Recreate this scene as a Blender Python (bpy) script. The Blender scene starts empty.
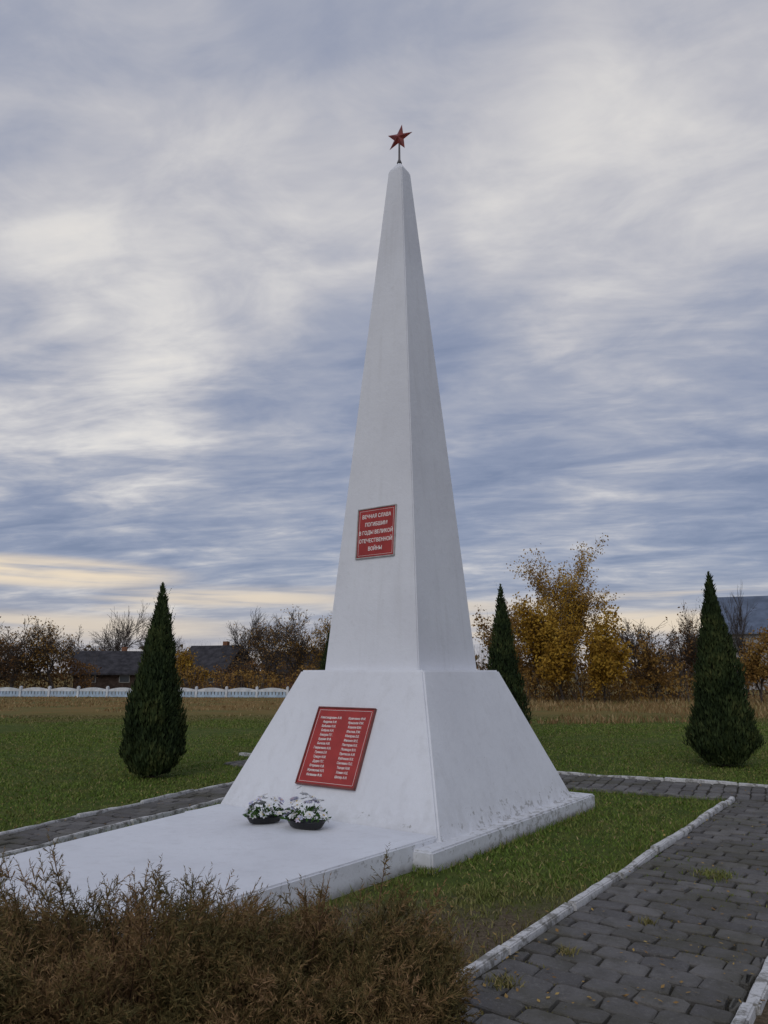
import bpy, bmesh, math, numpy as np
from mathutils import Matrix, Vector, noise as mnoise
rng=np.random.default_rng(7)
scene=bpy.context.scene
scene.view_settings.view_transform='Standard'
try: scene.view_settings.look='None'
except: pass
scene.view_settings.exposure=0
COL=bpy.context.collection

# ------------------------------------------------------------ helpers
def link(o,parent=None):
    COL.objects.link(o)
    if parent: o.parent=parent
    return o
def empty(name):
    return link(bpy.data.objects.new(name,None))
def mesh_np(name,verts,faces,mat=None,parent=None,smooth=False):
    verts=np.asarray(verts,dtype=np.float32);faces=np.asarray(faces,dtype=np.int32)
    me=bpy.data.meshes.new(name);k=faces.shape[1];n=len(faces)
    me.vertices.add(len(verts));me.vertices.foreach_set('co',verts.ravel())
    me.loops.add(n*k);me.loops.foreach_set('vertex_index',faces.ravel())
    me.polygons.add(n);me.polygons.foreach_set('loop_start',np.arange(n,dtype=np.int32)*k)
    if smooth: me.polygons.foreach_set('use_smooth',np.ones(n,dtype=bool))
    if mat: me.materials.append(mat)
    me.update(calc_edges=True)
    return link(bpy.data.objects.new(name,me),parent)
def mesh_bm(name,bm,mat=None,parent=None,smooth=False):
    bmesh.ops.recalc_face_normals(bm,faces=bm.faces)
    me=bpy.data.meshes.new(name);bm.to_mesh(me);bm.free()
    if mat: me.materials.append(mat)
    if smooth:
        for p in me.polygons:p.use_smooth=True
    return link(bpy.data.objects.new(name,me),parent)
class MB:
    def __init__(s):s.v=[];s.q=[];s.n=0
    def add(s,v,q):
        v=np.asarray(v,float);q=np.asarray(q,int)
        s.v.append(v);s.q.append(q+s.n);s.n+=len(v)
    def out(s):return np.concatenate(s.v),np.concatenate(s.q)
def newmat(name,rough=.9,spec=.2):
    m=bpy.data.materials.new(name);m.use_nodes=True
    nt=m.node_tree;b=nt.nodes['Principled BSDF'];b.inputs['Roughness'].default_value=rough
    b.inputs['Specular IOR Level'].default_value=spec
    return m,nt,b
def N(nt,t,**kw):
    n=nt.nodes.new(t)
    for k,v in kw.items(): setattr(n,k,v)
    return n
def ramp(nt,fac,stops):
    r=N(nt,'ShaderNodeValToRGB');e=r.color_ramp.elements
    while len(e)<len(stops):e.new(.5)
    for el,(p,c) in zip(e,stops):
        el.position=p;el.color=(*c,1)
    nt.links.new(fac,r.inputs[0]);return r.outputs[0]
def noise(nt,vec,scale,detail=4,rough=.55,dist=0):
    n=N(nt,'ShaderNodeTexNoise');n.inputs['Scale'].default_value=scale;n.inputs['Detail'].default_value=detail
    n.inputs['Roughness'].default_value=rough;n.inputs['Distortion'].default_value=dist
    if vec is not None: nt.links.new(vec,n.inputs['Vector'])
    return n.outputs[0]
def mth(nt,op,a,b=None,c=None):
    n=N(nt,'ShaderNodeMath',operation=op)
    for i,x in enumerate((a,b,c)):
        if x is None: continue
        if isinstance(x,(int,float)): n.inputs[i].default_value=x
        else: nt.links.new(x,n.inputs[i])
    return n.outputs[0]
def mixc(nt,f,a,b,mode='MIX'):
    n=N(nt,'ShaderNodeMix',data_type='RGBA',blend_type=mode)
    for i,x in ((0,f),(6,a),(7,b)):
        if isinstance(x,(int,float)): n.inputs[i].default_value=x
        elif isinstance(x,tuple): n.inputs[i].default_value=(*x,1)
        else: nt.links.new(x,n.inputs[i])
    return n.outputs[2]
def bump(nt,b,h,strength=.3,dist=.01):
    n=N(nt,'ShaderNodeBump');n.inputs['Strength'].default_value=strength;n.inputs['Distance'].default_value=dist
    nt.links.new(h,n.inputs['Height']);nt.links.new(n.outputs[0],b.inputs['Normal'])
def mrange(nt,v,a,b,c=0,d=1):
    if a>b: a,b,c,d=b,a,d,c
    n=N(nt,'ShaderNodeMapRange',interpolation_type='SMOOTHSTEP')
    nt.links.new(v,n.inputs[0])
    for i,x in enumerate((a,b,c,d)): n.inputs[i+1].default_value=x
    return n.outputs[0]
def pos(nt): return N(nt,'ShaderNodeNewGeometry').outputs['Position']
def sepz(nt,v):
    s=N(nt,'ShaderNodeSeparateXYZ');nt.links.new(v,s.inputs[0]);return s.outputs
def leafmat(name,stops,nscale=1.2,rough=.8,transl=.0):
    m,nt,b=newmat(name,rough,.15)
    g=N(nt,'ShaderNodeNewGeometry')
    nz=noise(nt,g.outputs['Position'],nscale,2)
    f=mth(nt,'ADD',mth(nt,'MULTIPLY',g.outputs['Random Per Island'],.5),mth(nt,'MULTIPLY',mrange(nt,nz,.32,.68),.5))
    c=ramp(nt,f,stops)
    nt.links.new(c,b.inputs['Base Color'])
    if transl>0:
        t=N(nt,'ShaderNodeBsdfTranslucent');nt.links.new(c,t.inputs[0])
        mx=N(nt,'ShaderNodeMixShader');mx.inputs[0].default_value=transl
        nt.links.new(b.outputs[0],mx.inputs[1]);nt.links.new(t.outputs[0],mx.inputs[2])
        nt.links.new(mx.outputs[0],nt.nodes['Material Output'].inputs[0])
    return m

# ------------------------------------------------------------ materials
def white_paint(name,mode):
    m,nt,b=newmat(name,.82,.15);p=pos(nt);s=sepz(nt,p)
    n1=noise(nt,p,1.1,4,.5);n2=noise(nt,p,11,5,.65);n3=noise(nt,p,60,3,.6)
    c=mixc(nt,mrange(nt,n1,.3,.75),(.76,.775,.81),(.69,.70,.735))
    c=mixc(nt,mth(nt,'MULTIPLY',mrange(nt,n2,.52,.8),.22),c,(.50,.50,.50))
    mp=N(nt,'ShaderNodeMapping');mp.inputs['Scale'].default_value=(9,9,.35);nt.links.new(p,mp.inputs[0])
    st=noise(nt,mp.outputs[0],1.0,3,.55)
    c=mixc(nt,mth(nt,'MULTIPLY',mrange(nt,st,.5,.8),.20),c,(.49,.485,.48))
    if mode=='low':
        zz=mrange(nt,s[2],.62,.10)
        pe=noise(nt,p,15,8,.72)
        side=mrange(nt,s[0],.50,1.1)
        thr=mth(nt,'ADD',pe,mth(nt,'MULTIPLY',zz,mth(nt,'ADD',.10,mth(nt,'MULTIPLY',side,.085))))
        pm=mrange(nt,thr,.69,.74)
        c=mixc(nt,mth(nt,'MULTIPLY',pm,.70),c,(.31,.30,.28))
        c=mixc(nt,mth(nt,'MULTIPLY',mth(nt,'MULTIPLY',zz,mrange(nt,n2,.3,.6)),.22),c,(.37,.36,.34))
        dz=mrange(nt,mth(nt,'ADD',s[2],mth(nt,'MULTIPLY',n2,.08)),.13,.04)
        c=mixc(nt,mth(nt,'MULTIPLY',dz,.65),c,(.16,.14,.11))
    if mode=='slab':
        sm=mrange(nt,noise(nt,p,2.6,5,.6),.48,.72)
        c=mixc(nt,mth(nt,'MULTIPLY',sm,.22),c,(.50,.51,.53))
        fl=mrange(nt,noise(nt,p,38,6,.75),.63,.68)
        c=mixc(nt,mth(nt,'MULTIPLY',fl,.32),c,(.36,.35,.33))
        dz=mrange(nt,mth(nt,'ADD',s[2],mth(nt,'MULTIPLY',n2,.10)),.15,.04)
        c=mixc(nt,mth(nt,'MULTIPLY',dz,.7),c,(.17,.15,.12))
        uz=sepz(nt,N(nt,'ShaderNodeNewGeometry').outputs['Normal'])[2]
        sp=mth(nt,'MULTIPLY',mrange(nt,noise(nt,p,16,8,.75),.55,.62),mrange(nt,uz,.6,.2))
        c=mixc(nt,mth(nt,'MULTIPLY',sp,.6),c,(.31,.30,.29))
    nt.links.new(c,b.inputs['Base Color'])
    h=mth(nt,'ADD',mth(nt,'MULTIPLY',n3,.35),mth(nt,'ADD',n2,mth(nt,'MULTIPLY',n1,1.6)))
    bump(nt,b,h,.40,.013)
    return m
M_paint=white_paint('whitewashed_plaster','top')
M_paintlow=white_paint('whitewashed_plaster_worn','low')
M_slab=white_paint('whitewashed_slab','slab')
def simple(name,col,rough=.8,spec=.3,var=.3,scale=20,metal=0,b_s=.15):
    m,nt,b=newmat(name,rough,spec);p=pos(nt);n=noise(nt,p,scale,4,.6)
    c=mixc(nt,mrange(nt,n,.3,.7),tuple(x*(1-var) for x in col),tuple(min(1,x*(1+var)) for x in col))
    nt.links.new(c,b.inputs['Base Color']);b.inputs['Metallic'].default_value=metal
    bump(nt,b,n,b_s,.005);return m
M_star=simple('star_red_enamel',(.20,.028,.02),.45,.4,.35,14)
M_rod=simple('rod_metal',(.12,.11,.11),.5,.4,.2,20,.6)
M_plaque=simple('plaque_red',(.36,.037,.032),.4,.35,.12,6)
M_text=simple('plaque_lettering',(.86,.82,.78),.6,.3,.03,10)
M_frame=simple('plaque_frame',(.42,.40,.38),.5,.4,.2,10)
M_frame2=simple('plaque_frame_dark',(.20,.06,.05),.5,.4,.2,10)
M_soil=simple('joint_soil',(.05,.046,.036),.95,.1,.5,25,0,.6)
def paver_mat():
    m,nt,b=newmat('paver_concrete',.85,.25)
    g=N(nt,'ShaderNodeNewGeometry');p=g.outputs['Position']
    c=ramp(nt,g.outputs['Random Per Island'],[(0,(.110,.103,.100)),(.5,(.14,.133,.129)),(1,(.19,.18,.17))])
    n1=noise(nt,p,6,7,.75);n2=noise(nt,p,45,5,.7);n3=noise(nt,p,1.1,5,.65)
    c=mixc(nt,mth(nt,'MULTIPLY',mrange(nt,n1,.42,.7),.6),c,(.075,.07,.062))
    c=mixc(nt,mth(nt,'MULTIPLY',mrange(nt,n2,.52,.72),.5),c,(.27,.26,.24))
    c=mixc(nt,mth(nt,'MULTIPLY',mrange(nt,n3,.44,.64),.65),c,(.08,.075,.05))
    nt.links.new(c,b.inputs['Base Color']);bump(nt,b,mth(nt,'ADD',n2,mth(nt,'MULTIPLY',n1,1.8)),.9,.014);return m
M_paver=paver_mat()
def kerb_mat():
    m,nt,b=newmat('kerb_whitewash',.85,.2);p=pos(nt)
    n1=noise(nt,p,7,7,.72);n2=noise(nt,p,40,4,.7)
    c=mixc(nt,mrange(nt,n1,.48,.60),(.60,.595,.59),(.24,.23,.21))
    c=mixc(nt,mth(nt,'MULTIPLY',mrange(nt,n2,.5,.68),.45),c,(.15,.15,.12))
    nt.links.new(c,b.inputs['Base Color']);bump(nt,b,n1,.6,.012);return m
M_kerb=kerb_mat()
M_kerbgrey=simple('kerb_grey',(.16,.155,.14),.9,.2,.45,15,0,.4)
def ground_mat():
    m,nt,b=newmat('ground_grass_soil',.95,.05);p=pos(nt);s=sepz(nt,p)
    a=noise(nt,p,.35,4,.6);c1=noise(nt,p,3.2,6,.7);c2=noise(nt,p,30,4,.7)
    green=mixc(nt,mrange(nt,c1,.35,.7),(.065,.095,.022),(.115,.125,.036))
    dry=mixc(nt,mrange(nt,a,.35,.7),(.23,.145,.055),(.15,.14,.05))
    dist=mth(nt,'ADD',s[1],mth(nt,'MULTIPLY',mth(nt,'SUBTRACT',a,.5),20))
    fd=mrange(nt,dist,24,32)
    c=mixc(nt,fd,green,dry)
    soil=mixc(nt,mrange(nt,c2,.35,.65),(.085,.064,.042),(.16,.125,.085))
    near=mrange(nt,mth(nt,'ADD',s[1],mth(nt,'MULTIPLY',mth(nt,'SUBTRACT',c1,.5),2.6)),6.2,5.1)
    c=mixc(nt,near,c,soil)
    c=mixc(nt,mth(nt,'MULTIPLY',mrange(nt,c2,.55,.75),.3),c,(.03,.03,.015))
    nt.links.new(c,b.inputs['Base Color']);bump(nt,b,mth(nt,'ADD',c1,c2),.8,.03);return m
M_ground=ground_mat()
def blade_mat(name,greenish=True):
    m,nt,b=newmat(name,.7,.12)
    g=N(nt,'ShaderNodeNewGeometry');p=g.outputs['Position'];s=sepz(nt,p)
    r=g.outputs['Random Per Island']
    if greenish:
        gr=ramp(nt,r,[(0,(.08,.135,.020)),(.45,(.125,.19,.034)),(.8,(.175,.225,.048)),(.92,(.24,.22,.075)),(1,(.33,.26,.13))])
        a=noise(nt,p,.5,4,.6);c1=noise(nt,p,1.6,4,.65)
        br=ramp(nt,r,[(0,(.12,.095,.04)),(.5,(.20,.155,.065)),(1,(.30,.23,.12))])
        near=mrange(nt,mth(nt,'ADD',s[1],mth(nt,'MULTIPLY',mth(nt,'SUBTRACT',c1,.5),3.5)),6.8,5.0)
        fd=mrange(nt,mth(nt,'ADD',s[1],mth(nt,'MULTIPLY',mth(nt,'SUBTRACT',a,.5),16)),22,30)
        f=mth(nt,'MAXIMUM',mth(nt,'MULTIPLY',near,.75),fd)
        f=mth(nt,'MAXIMUM',f,mth(nt,'MULTIPLY',mrange(nt,a,.48,.68),.40))
        f=mth(nt,'MAXIMUM',f,mth(nt,'MULTIPLY',mrange(nt,c1,.52,.72),.45))
        c=mixc(nt,f,gr,br)
    else:
        c=ramp(nt,r,[(0,(.17,.105,.045)),(.5,(.29,.19,.085)),(.8,(.37,.27,.14)),(1,(.20,.18,.065))])
    nt.links.new(c,b.inputs['Base Color'])
    return m
M_blade=blade_mat('lawn_blades');M_dry=blade_mat('dry_grass_blades',False)
M_thuja=leafmat('thuja_foliage',[(0,(.014,.025,.010)),(.4,(.028,.044,.016)),(.75,(.052,.072,.024)),(1,(.095,.105,.036))],2.5)
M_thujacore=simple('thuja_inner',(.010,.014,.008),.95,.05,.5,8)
M_jun=leafmat('juniper_foliage',[(0,(.060,.052,.020)),(.28,(.105,.088,.032)),(.55,(.17,.115,.046)),(.8,(.24,.145,.070)),(1,(.31,.19,.10))],3.0)
M_twig=simple('juniper_wood',(.09,.05,.03),.9,.1,.4,20)
M_bark=simple('bark_dark',(.085,.07,.06),.95,.1,.4,8)
M_birch=simple('bark_birch',(.35,.33,.30),.9,.1,.5,5)
M_yel=leafmat('leaves_yellow',[(0,(.19,.10,.02)),(.4,(.35,.20,.028)),(.8,(.48,.30,.045)),(1,(.55,.38,.08))],.8,transl=.22)
M_yel2=leafmat('leaves_yellow_brown',[(0,(.15,.08,.03)),(.5,(.29,.165,.045)),(1,(.44,.28,.08))],.8,transl=.2)
M_brown=leafmat('leaves_brown',[(0,(.08,.045,.025)),(.5,(.17,.09,.035)),(.85,(.28,.15,.05)),(1,(.34,.22,.08))],.5,transl=.15)
M_olive=leafmat('leaves_olive',[(0,(.05,.045,.025)),(.5,(.10,.085,.036)),(1,(.20,.14,.055))],.5,transl=.15)
M_fallen=leafmat('fallen_leaf',[(0,(.14,.07,.03)),(.5,(.28,.17,.06)),(1,(.42,.30,.10))],3)

# ------------------------------------------------------------ world / sky
w=bpy.data.worlds.new('World');scene.world=w;w.use_nodes=True;nt=w.node_tree
try:
    w.cycles.sampling_method='MANUAL';w.cycles.sample_map_resolution=256
except Exception: pass
bg=nt.nodes['Background']
SUN_EL=math.radians(36);SUN_AZ=math.radians(-163)
sky=N(nt,'ShaderNodeTexSky',sky_type='NISHITA');sky.sun_disc=False;sky.sun_elevation=SUN_EL;sky.sun_rotation=SUN_AZ
tc=N(nt,'ShaderNodeTexCoord').outputs['Generated'];s=sepz(nt,tc)
zc=mth(nt,'MAXIMUM',s[2],0.0);zp=mth(nt,'ADD',zc,.11)
u_=mth(nt,'DIVIDE',s[0],zp);v_=mth(nt,'DIVIDE',s[1],zp)
def vec(x,y,z=0.0):
    c=N(nt,'ShaderNodeCombineXYZ')
    for i,q in enumerate((x,y,z)):
        if isinstance(q,(int,float)):c.inputs[i].default_value=q
        else:nt.links.new(q,c.inputs[i])
    return c.outputs[0]
vt=mth(nt,'ADD',v_,mth(nt,'MULTIPLY',u_,.14))
def M_(a,k): return mth(nt,'MULTIPLY',a,k)
big=noise(nt,vec(M_(u_,1.3),M_(vt,1.3),3.7),1.0,4,.5,.2)
med=noise(nt,vec(M_(u_,1.6),M_(vt,3.0),1.3),1.0,5,.58,.6)
puf=noise(nt,vec(M_(u_,3.8),M_(vt,5.0),7.7),1.0,5,.62,.5)
fine=noise(nt,vec(M_(u_,3.0),M_(vt,8.5),5.1),1.0,4,.6,.8)
low=mrange(nt,zc,.60,.22)
def cen(a): return mth(nt,'SUBTRACT',a,.5)
t=mth(nt,'ADD',M_(cen(big),.95),mth(nt,'MULTIPLY',cen(med),mth(nt,'ADD',M_(low,.72),.48)))
t=mth(nt,'ADD',t,M_(cen(puf),.42))
t=mth(nt,'ADD',t,mth(nt,'MULTIPLY',cen(fine),M_(low,.42)))
def glow(az,el,width,amp):
    a,e=math.radians(az),math.radians(el)
    d=(math.sin(a)*math.cos(e),math.cos(a)*math.cos(e),math.sin(e))
    dp=N(nt,'ShaderNodeVectorMath',operation='DOT_PRODUCT');nt.links.new(tc,dp.inputs[0]);dp.inputs[1].default_value=d
    return M_(mrange(nt,dp.outputs['Value'],math.cos(math.radians(width)),1.0),amp)
for g in ((-13,28,17,.24),(-25,21,14,.22),(14,44,20,.16),(22,33,16,.10)): t=mth(nt,'ADD',t,glow(*g))
bandd=mth(nt,'MULTIPLY',mrange(nt,zc,.36,.25),mrange(nt,zc,.09,.19))
t=mth(nt,'SUBTRACT',t,M_(bandd,.08))
t=mth(nt,'ADD',t,.45)
cl=ramp(nt,t,[(.10,(.205,.25,.375)),(.32,(.28,.32,.44)),(.50,(.385,.41,.50)),(.66,(.54,.54,.585)),(.84,(.74,.72,.71)),(1,(.86,.82,.77))])
hz=noise(nt,vec(M_(s[0],2.6),M_(zc,38),9.0),1.0,4,.55,.3)
def blob(x0,z0,wx,wz,amp):
    dx=M_(mth(nt,'SUBTRACT',s[0],x0),1/wx);dz=M_(mth(nt,'SUBTRACT',zc,z0),1/wz)
    r2=mth(nt,'ADD',mth(nt,'MULTIPLY',dx,dx),mth(nt,'MULTIPLY',dz,dz))
    return M_(mth(nt,'MULTIPLY',mrange(nt,r2,1.0,.0),mrange(nt,hz,.34,.54)),amp)
hm=mth(nt,'MULTIPLY',mth(nt,'MULTIPLY',mrange(nt,hz,.50,.66),mrange(nt,zc,.14,.08)),mrange(nt,zc,.0,.03))
hm=M_(hm,.6)
for b_ in ((-.42,.120,.20,.024,1.0),(-.20,.095,.22,.014,.8),(.33,.060,.24,.020,1.0),(.05,.085,.2,.012,.6),(-.45,.055,.35,.022,.8)):
    hm=mth(nt,'MAXIMUM',hm,blob(*b_))
cl=mixc(nt,hm,cl,(.92,.76,.56))
cl=mixc(nt,M_(mrange(nt,zc,.14,.0),.55),cl,(.53,.485,.48))
sk=mixc(nt,1.0,sky.outputs[0],(.08,.08,.08),'MULTIPLY')
fin=mixc(nt,.90,sk,cl)
nt.links.new(fin,bg.inputs[0]);bg.inputs[1].default_value=1.0

sl=bpy.data.lights.new('sun','SUN');sl.energy=.72;sl.angle=math.radians(35);sl.color=(1,.97,.93)
so=link(bpy.data.objects.new('sun',sl))
sd=Vector((math.sin(SUN_AZ)*math.cos(SUN_EL),math.cos(SUN_AZ)*math.cos(SUN_EL),math.sin(SUN_EL)))
so.rotation_euler=sd.to_track_quat('Z','Y').to_euler();so.location=(-8,-12,20)

# ------------------------------------------------------------ camera
cam=bpy.data.cameras.new('camera');cam.sensor_fit='VERTICAL';cam.sensor_height=36;cam.sensor_width=27
cam.lens=741.1/1024*36;cam.clip_end=5000;cam.clip_start=.05
co=link(bpy.data.objects.new('camera',cam));co.location=(0,0,1.6);co.rotation_euler=(math.pi/2+.213,0,0)
scene.camera=co

# ------------------------------------------------------------ layout
TH=.626
d1=np.array([math.sin(TH),math.cos(TH)]);d2=np.array([-math.cos(TH),math.sin(TH)]);C=np.array([.210,8.886])
def Q(a,b,z): return Vector((*(C+d1*a+d2*b),z))
A0,B0,A1,B1,Z0,Z1,A2,B2,A3,Z2,Z3,PA,PB=1.517,1.43,.83,.833,.165,1.624,.631,.649,.109,8.24,8.42,1.839,1.553
plinth=[C+d1*a+d2*b for a,b in((-PA,-PB),(PA,-PB),(PA,PB),(-PA,PB))]
slab=[np.array(p) for p in((.12,6.31),(-1.27,4.66),(-3.38,5.2),(-1.70,8.19))]
def frame_poly(o,e,m,s0,s1,w0,w1):
    o,e,m=map(np.array,(o,e,m));return [o+e*s0+m*w0,o+e*s1+m*w0,o+e*s1+m*w1,o+e*s0+m*w1]
RP=((.42,4.31),(.579,.815),(.815,-.579));CP=((4.44,9.97),(-.89,.456),(.456,.89));LP=((-3.82,7.87),(.417,.909),(.909,-.417))
polyR=frame_poly(*RP,-2.5,6.94,0,1.28);polyC=frame_poly(*CP,-5,8.2,0,1.39);polyL=frame_poly(*LP,-5,6.2,0,.74)
def inside(P,poly,grow=0):
    poly=np.array(poly);c=poly.mean(0);r=np.ones(len(P),bool)
    for i in range(len(poly)):
        a,b=poly[i],poly[(i+1)%len(poly)];e=b-a;n=np.array([-e[1],e[0]])/np.linalg.norm(e)
        if (c-a)@n<0:n=-n
        r&=((P-a)@n)>-grow
    return r

# ------------------------------------------------------------ ground
def ground():
    xs=np.concatenate([[-900,-300,-120,-60,-35],np.arange(-24,24.1,.6),[35,60,120,300,900]])
    ys=np.concatenate([[-300,-100,-30,-10],np.arange(-4,34.1,.6),[42,60,100,200,500,1500]])
    X,Y=np.meshgrid(xs,ys);Z=np.zeros_like(X)
    V=np.stack([X,Y,Z],-1).reshape(-1,3)
    for i,(x,y,z) in enumerate(V):
        if y>14.5 and y<45: V[i,2]=.05*mnoise.noise(Vector((x*.3,y*.3,0)))*min(1,(y-14.5)/4)
    nx=len(xs);ny=len(ys);I=np.arange(nx*ny).reshape(ny,nx)
    F=np.stack([I[:-1,:-1],I[:-1,1:],I[1:,1:],I[1:,:-1]],-1).reshape(-1,4)
    mesh_np('ground',V,F,M_ground,smooth=True)
ground()

# ------------------------------------------------------------ grass
def blades(name,P,h,wd,mat,lean=.6):
    n=len(P);a=rng.uniform(0,2*np.pi,n);dx=np.stack([np.cos(a),np.sin(a)],1)
    b=rng.uniform(0,2*np.pi,n);ln=rng.uniform(.1,lean,n)*h;tip=np.stack([np.cos(b)*ln,np.sin(b)*ln],1)
    v=np.zeros((n,5,3));W=(wd*rng.uniform(.7,1.3,n))[:,None]
    v[:,0,:2]=P[:,:2]-dx*W;v[:,1,:2]=P[:,:2]+dx*W
    v[:,2,:2]=P[:,:2]+dx*W*.8+tip*.35;v[:,3,:2]=P[:,:2]-dx*W*.8+tip*.35;v[:,2,2]=v[:,3,2]=h*.6
    v[:,4,:2]=P[:,:2]+tip;v[:,4,2]=h
    v[:,:,2]+=P[:,2:3]-.005
    base=np.arange(n)[:,None]*5
    f=np.concatenate([base+np.array([0,1,2]),base+np.array([0,2,3]),base+np.array([3,2,4])])
    return mesh_np(name,v.reshape(-1,3),f,mat)
def lawn():
    n=260000
    y=4.0+ (29-4.0)*rng.random(n)**1.4
    x=(rng.random(n)*2-1)*(y*.58+.5)
    P=np.stack([x,y],1)
    keep=~(inside(P,plinth,-.02)|inside(P,slab,-.02)|inside(P,polyR,.07)|inside(P,polyC,.05)|inside(P,polyL,.07))
    nz=np.array([mnoise.noise(Vector((a*1.3,b*1.3,2.))) for a,b in P])
    nearf=np.clip((y-4.9+nz*1.4)/1.7,.14,1)*np.clip(1.15+1.1*nz,.35,1)
    keep&=rng.random(n)<nearf
    P=P[keep];nz=nz[keep];y=P[:,1]
    h=(.018+.024*rng.random(len(P))**1.3)*(1+.5*nz)+.0006*np.maximum(y-10,0)
    blades('lawn_grass',np.column_stack([P,np.zeros(len(P))]),h,.0032+.00032*y,M_blade,1.5)
lawn()
def tufts():
    n=24000
    y=24+28*rng.random(n)**1.2;x=(rng.random(n)*2-1)*(y*.60)
    nz=np.array([mnoise.noise(Vector((a*.25,b*.25,8.))) for a,b in zip(x,y)])
    k=(nz+.15*(x>2)+(y-32)*.04)>.0
    x,y=x[k],y[k];h=(.05+.10*rng.random(len(x)))*np.where(x>2,1.8,.9)
    blades('dry_meadow_grass',np.column_stack([x,y,np.zeros(len(x))]),h,np.full(len(x),.014)+.0002*y,M_dry,.9)
tufts()
def edge_tufts():
    segs=[(slab[0],slab[1],350),(plinth[0],plinth[1],450),(np.array(RP[0]),np.array(RP[0])+6.9*np.array(RP[1]),600),
      (np.array(CP[0]),np.array(CP[0])+3*np.array(CP[1]),250)]
    pts=[]
    for i,(a,b,n) in enumerate(segs):
        t=rng.random(n);p=a+(b-a)*t[:,None];e=(b-a)/np.linalg.norm(b-a);nn=np.array([e[1],-e[0]])
        if i>=2: nn=-nn
        if i==0: nn=-nn if ((slab[0]+nn)-np.mean(slab,0))@nn<0 else nn
        off=np.abs(rng.normal(.04,.05,n))+(.05 if i>=2 else 0);pts.append(p+nn*off[:,None])
    P=np.concatenate(pts)
    k=~(inside(P,plinth,0)|inside(P,slab,0)|inside(P,polyR,.05));P=P[k]
    blades('grass_tuft',np.column_stack([P,np.zeros(len(P))]),.03+.06*rng.random(len(P)),np.full(len(P),.0035),M_blade,1.0)
    for c,n,r in (((2.62,6.35),380,.17),((1.05,4.7),60,.05),((.62,4.25),160,.09),((.72,5.9),220,.2),((.35,6.5),200,.12),((1.7,5.2),60,.05),((2.3,7.3),60,.05)):
        P=np.array(c)+rng.normal(0,r*.5,(n,2))
        blades('grass_tuft',np.column_stack([P,np.full(n,.02)]),.02+.035*rng.random(n),np.full(n,.004),M_blade,1.5)
edge_tufts()

# ------------------------------------------------------------ pavers + kerbs
def flat(name,poly,z,mat):
    bm=bmesh.new();bm.faces.new([bm.verts.new((p[0],p[1],z)) for p in poly])
    return mesh_bm(name,bm,mat)
pav_faces=[];pav_v=[]
def tiles(o,e,m,s0,s1,w,excl=(),tw=.262,td=.172):
    o,e,m=map(np.array,(o,e,m));row=0;s_=s0
    while s_<s1-.04:
        off=(row%2)*tw/2+rng.normal(0,.014)
        cw=-off
        while cw<w-.04:
            a,b=max(cw,.04),min(cw+tw,w-.04);cw+=tw
            if b-a<.05: continue
            c0,c1=s_,min(s_+td,s1);g=.005+abs(rng.normal(0,.003))
            a_,b_,c_,d_=a+g,b-g,c0+g,c1-g;ch=.034
            ring=[(c_,a_+ch),(c_+ch*.6,a_),(d_-ch*.6,a_),(d_,a_+ch),(d_,b_-ch),(d_-ch*.6,b_),(c_+ch*.6,b_),(c_,b_-ch)]
            ang=rng.normal(0,.03);ring=np.array(ring);cen_=ring.mean(0)
            rot=np.array([[math.cos(ang),-math.sin(ang)],[math.sin(ang),math.cos(ang)]])
            ring=cen_+(ring-cen_)@rot+rng.normal(0,.005,(8,2))+rng.normal(0,.003,2)
            wc=o+e*cen_[0]+m*cen_[1]
            if any(inside(wc[None],ex)[0] for ex in excl): continue
            sink=.014*mnoise.noise(Vector((wc[0]*1.4,wc[1]*1.4,0)))
            z=.026+sink+rng.normal(0,.003);tl=rng.normal(0,.026,2)
            inner=cen_+(ring-cen_)*.92;base=len(pav_v)
            for lay,zz in((ring,-.02),(ring,z-.007),(inner,z)):
                for q in lay:
                    p=o+e*q[0]+m*q[1];dz=(q-cen_)@tl if zz>0 else 0
                    pav_v.append((p[0],p[1],zz+dz))
            for Lr in(0,1):
                for k in range(8):
                    k2=(k+1)%8;pav_faces.append((base+Lr*8+k,base+Lr*8+k2,base+Lr*8+8+k2,base+Lr*8+8+k))
            pav_faces.append(tuple(base+16+k for k in range(8)))
        s_+=td;row+=1
tiles(*RP,-2.5,6.94,1.28)
tiles(*CP,-5,8.2,1.39,(polyR,))
tiles(*LP,-5,6.2,.74,(polyC,))
me=bpy.data.meshes.new('paved_path');me.from_pydata(pav_v,[],pav_faces);me.materials.append(M_paver);me.update()
pp=link(bpy.data.objects.new('paved_path',me))
for i,(pl,z) in enumerate(((polyR,.004),(polyC,.0075),(polyL,.011))):
    flat('bedding_%d'%i,pl,z,M_soil).parent=pp
nj=5200;tt=rng.uniform(-2.4,6.9,nj);onrow=rng.random(nj)<.6
js=np.where(onrow,-2.5+.172*np.round((tt+2.5)/.172),tt);jw=rng.uniform(.05,1.22,nj)
r_i=np.round((js+2.5)/.172-.5*(~onrow)).astype(int)
jw=np.where(onrow,jw,(np.round(jw/.262)*.262-(r_i%2)*.131)%1.2+.04)
Pj=np.array(RP[0])+np.outer(js,RP[1])+np.outer(jw,RP[2])+rng.normal(0,.004,(nj,2))
kk=np.array([mnoise.noise(Vector((a*1.1,b*1.1,5.)))>.02 for a,b in Pj])
Pj=Pj[kk]
blades('joint_moss',np.column_stack([Pj,np.full(len(Pj),.012)]),.012+.014*rng.random(len(Pj)),np.full(len(Pj),.004),M_blade,1.5)
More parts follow.
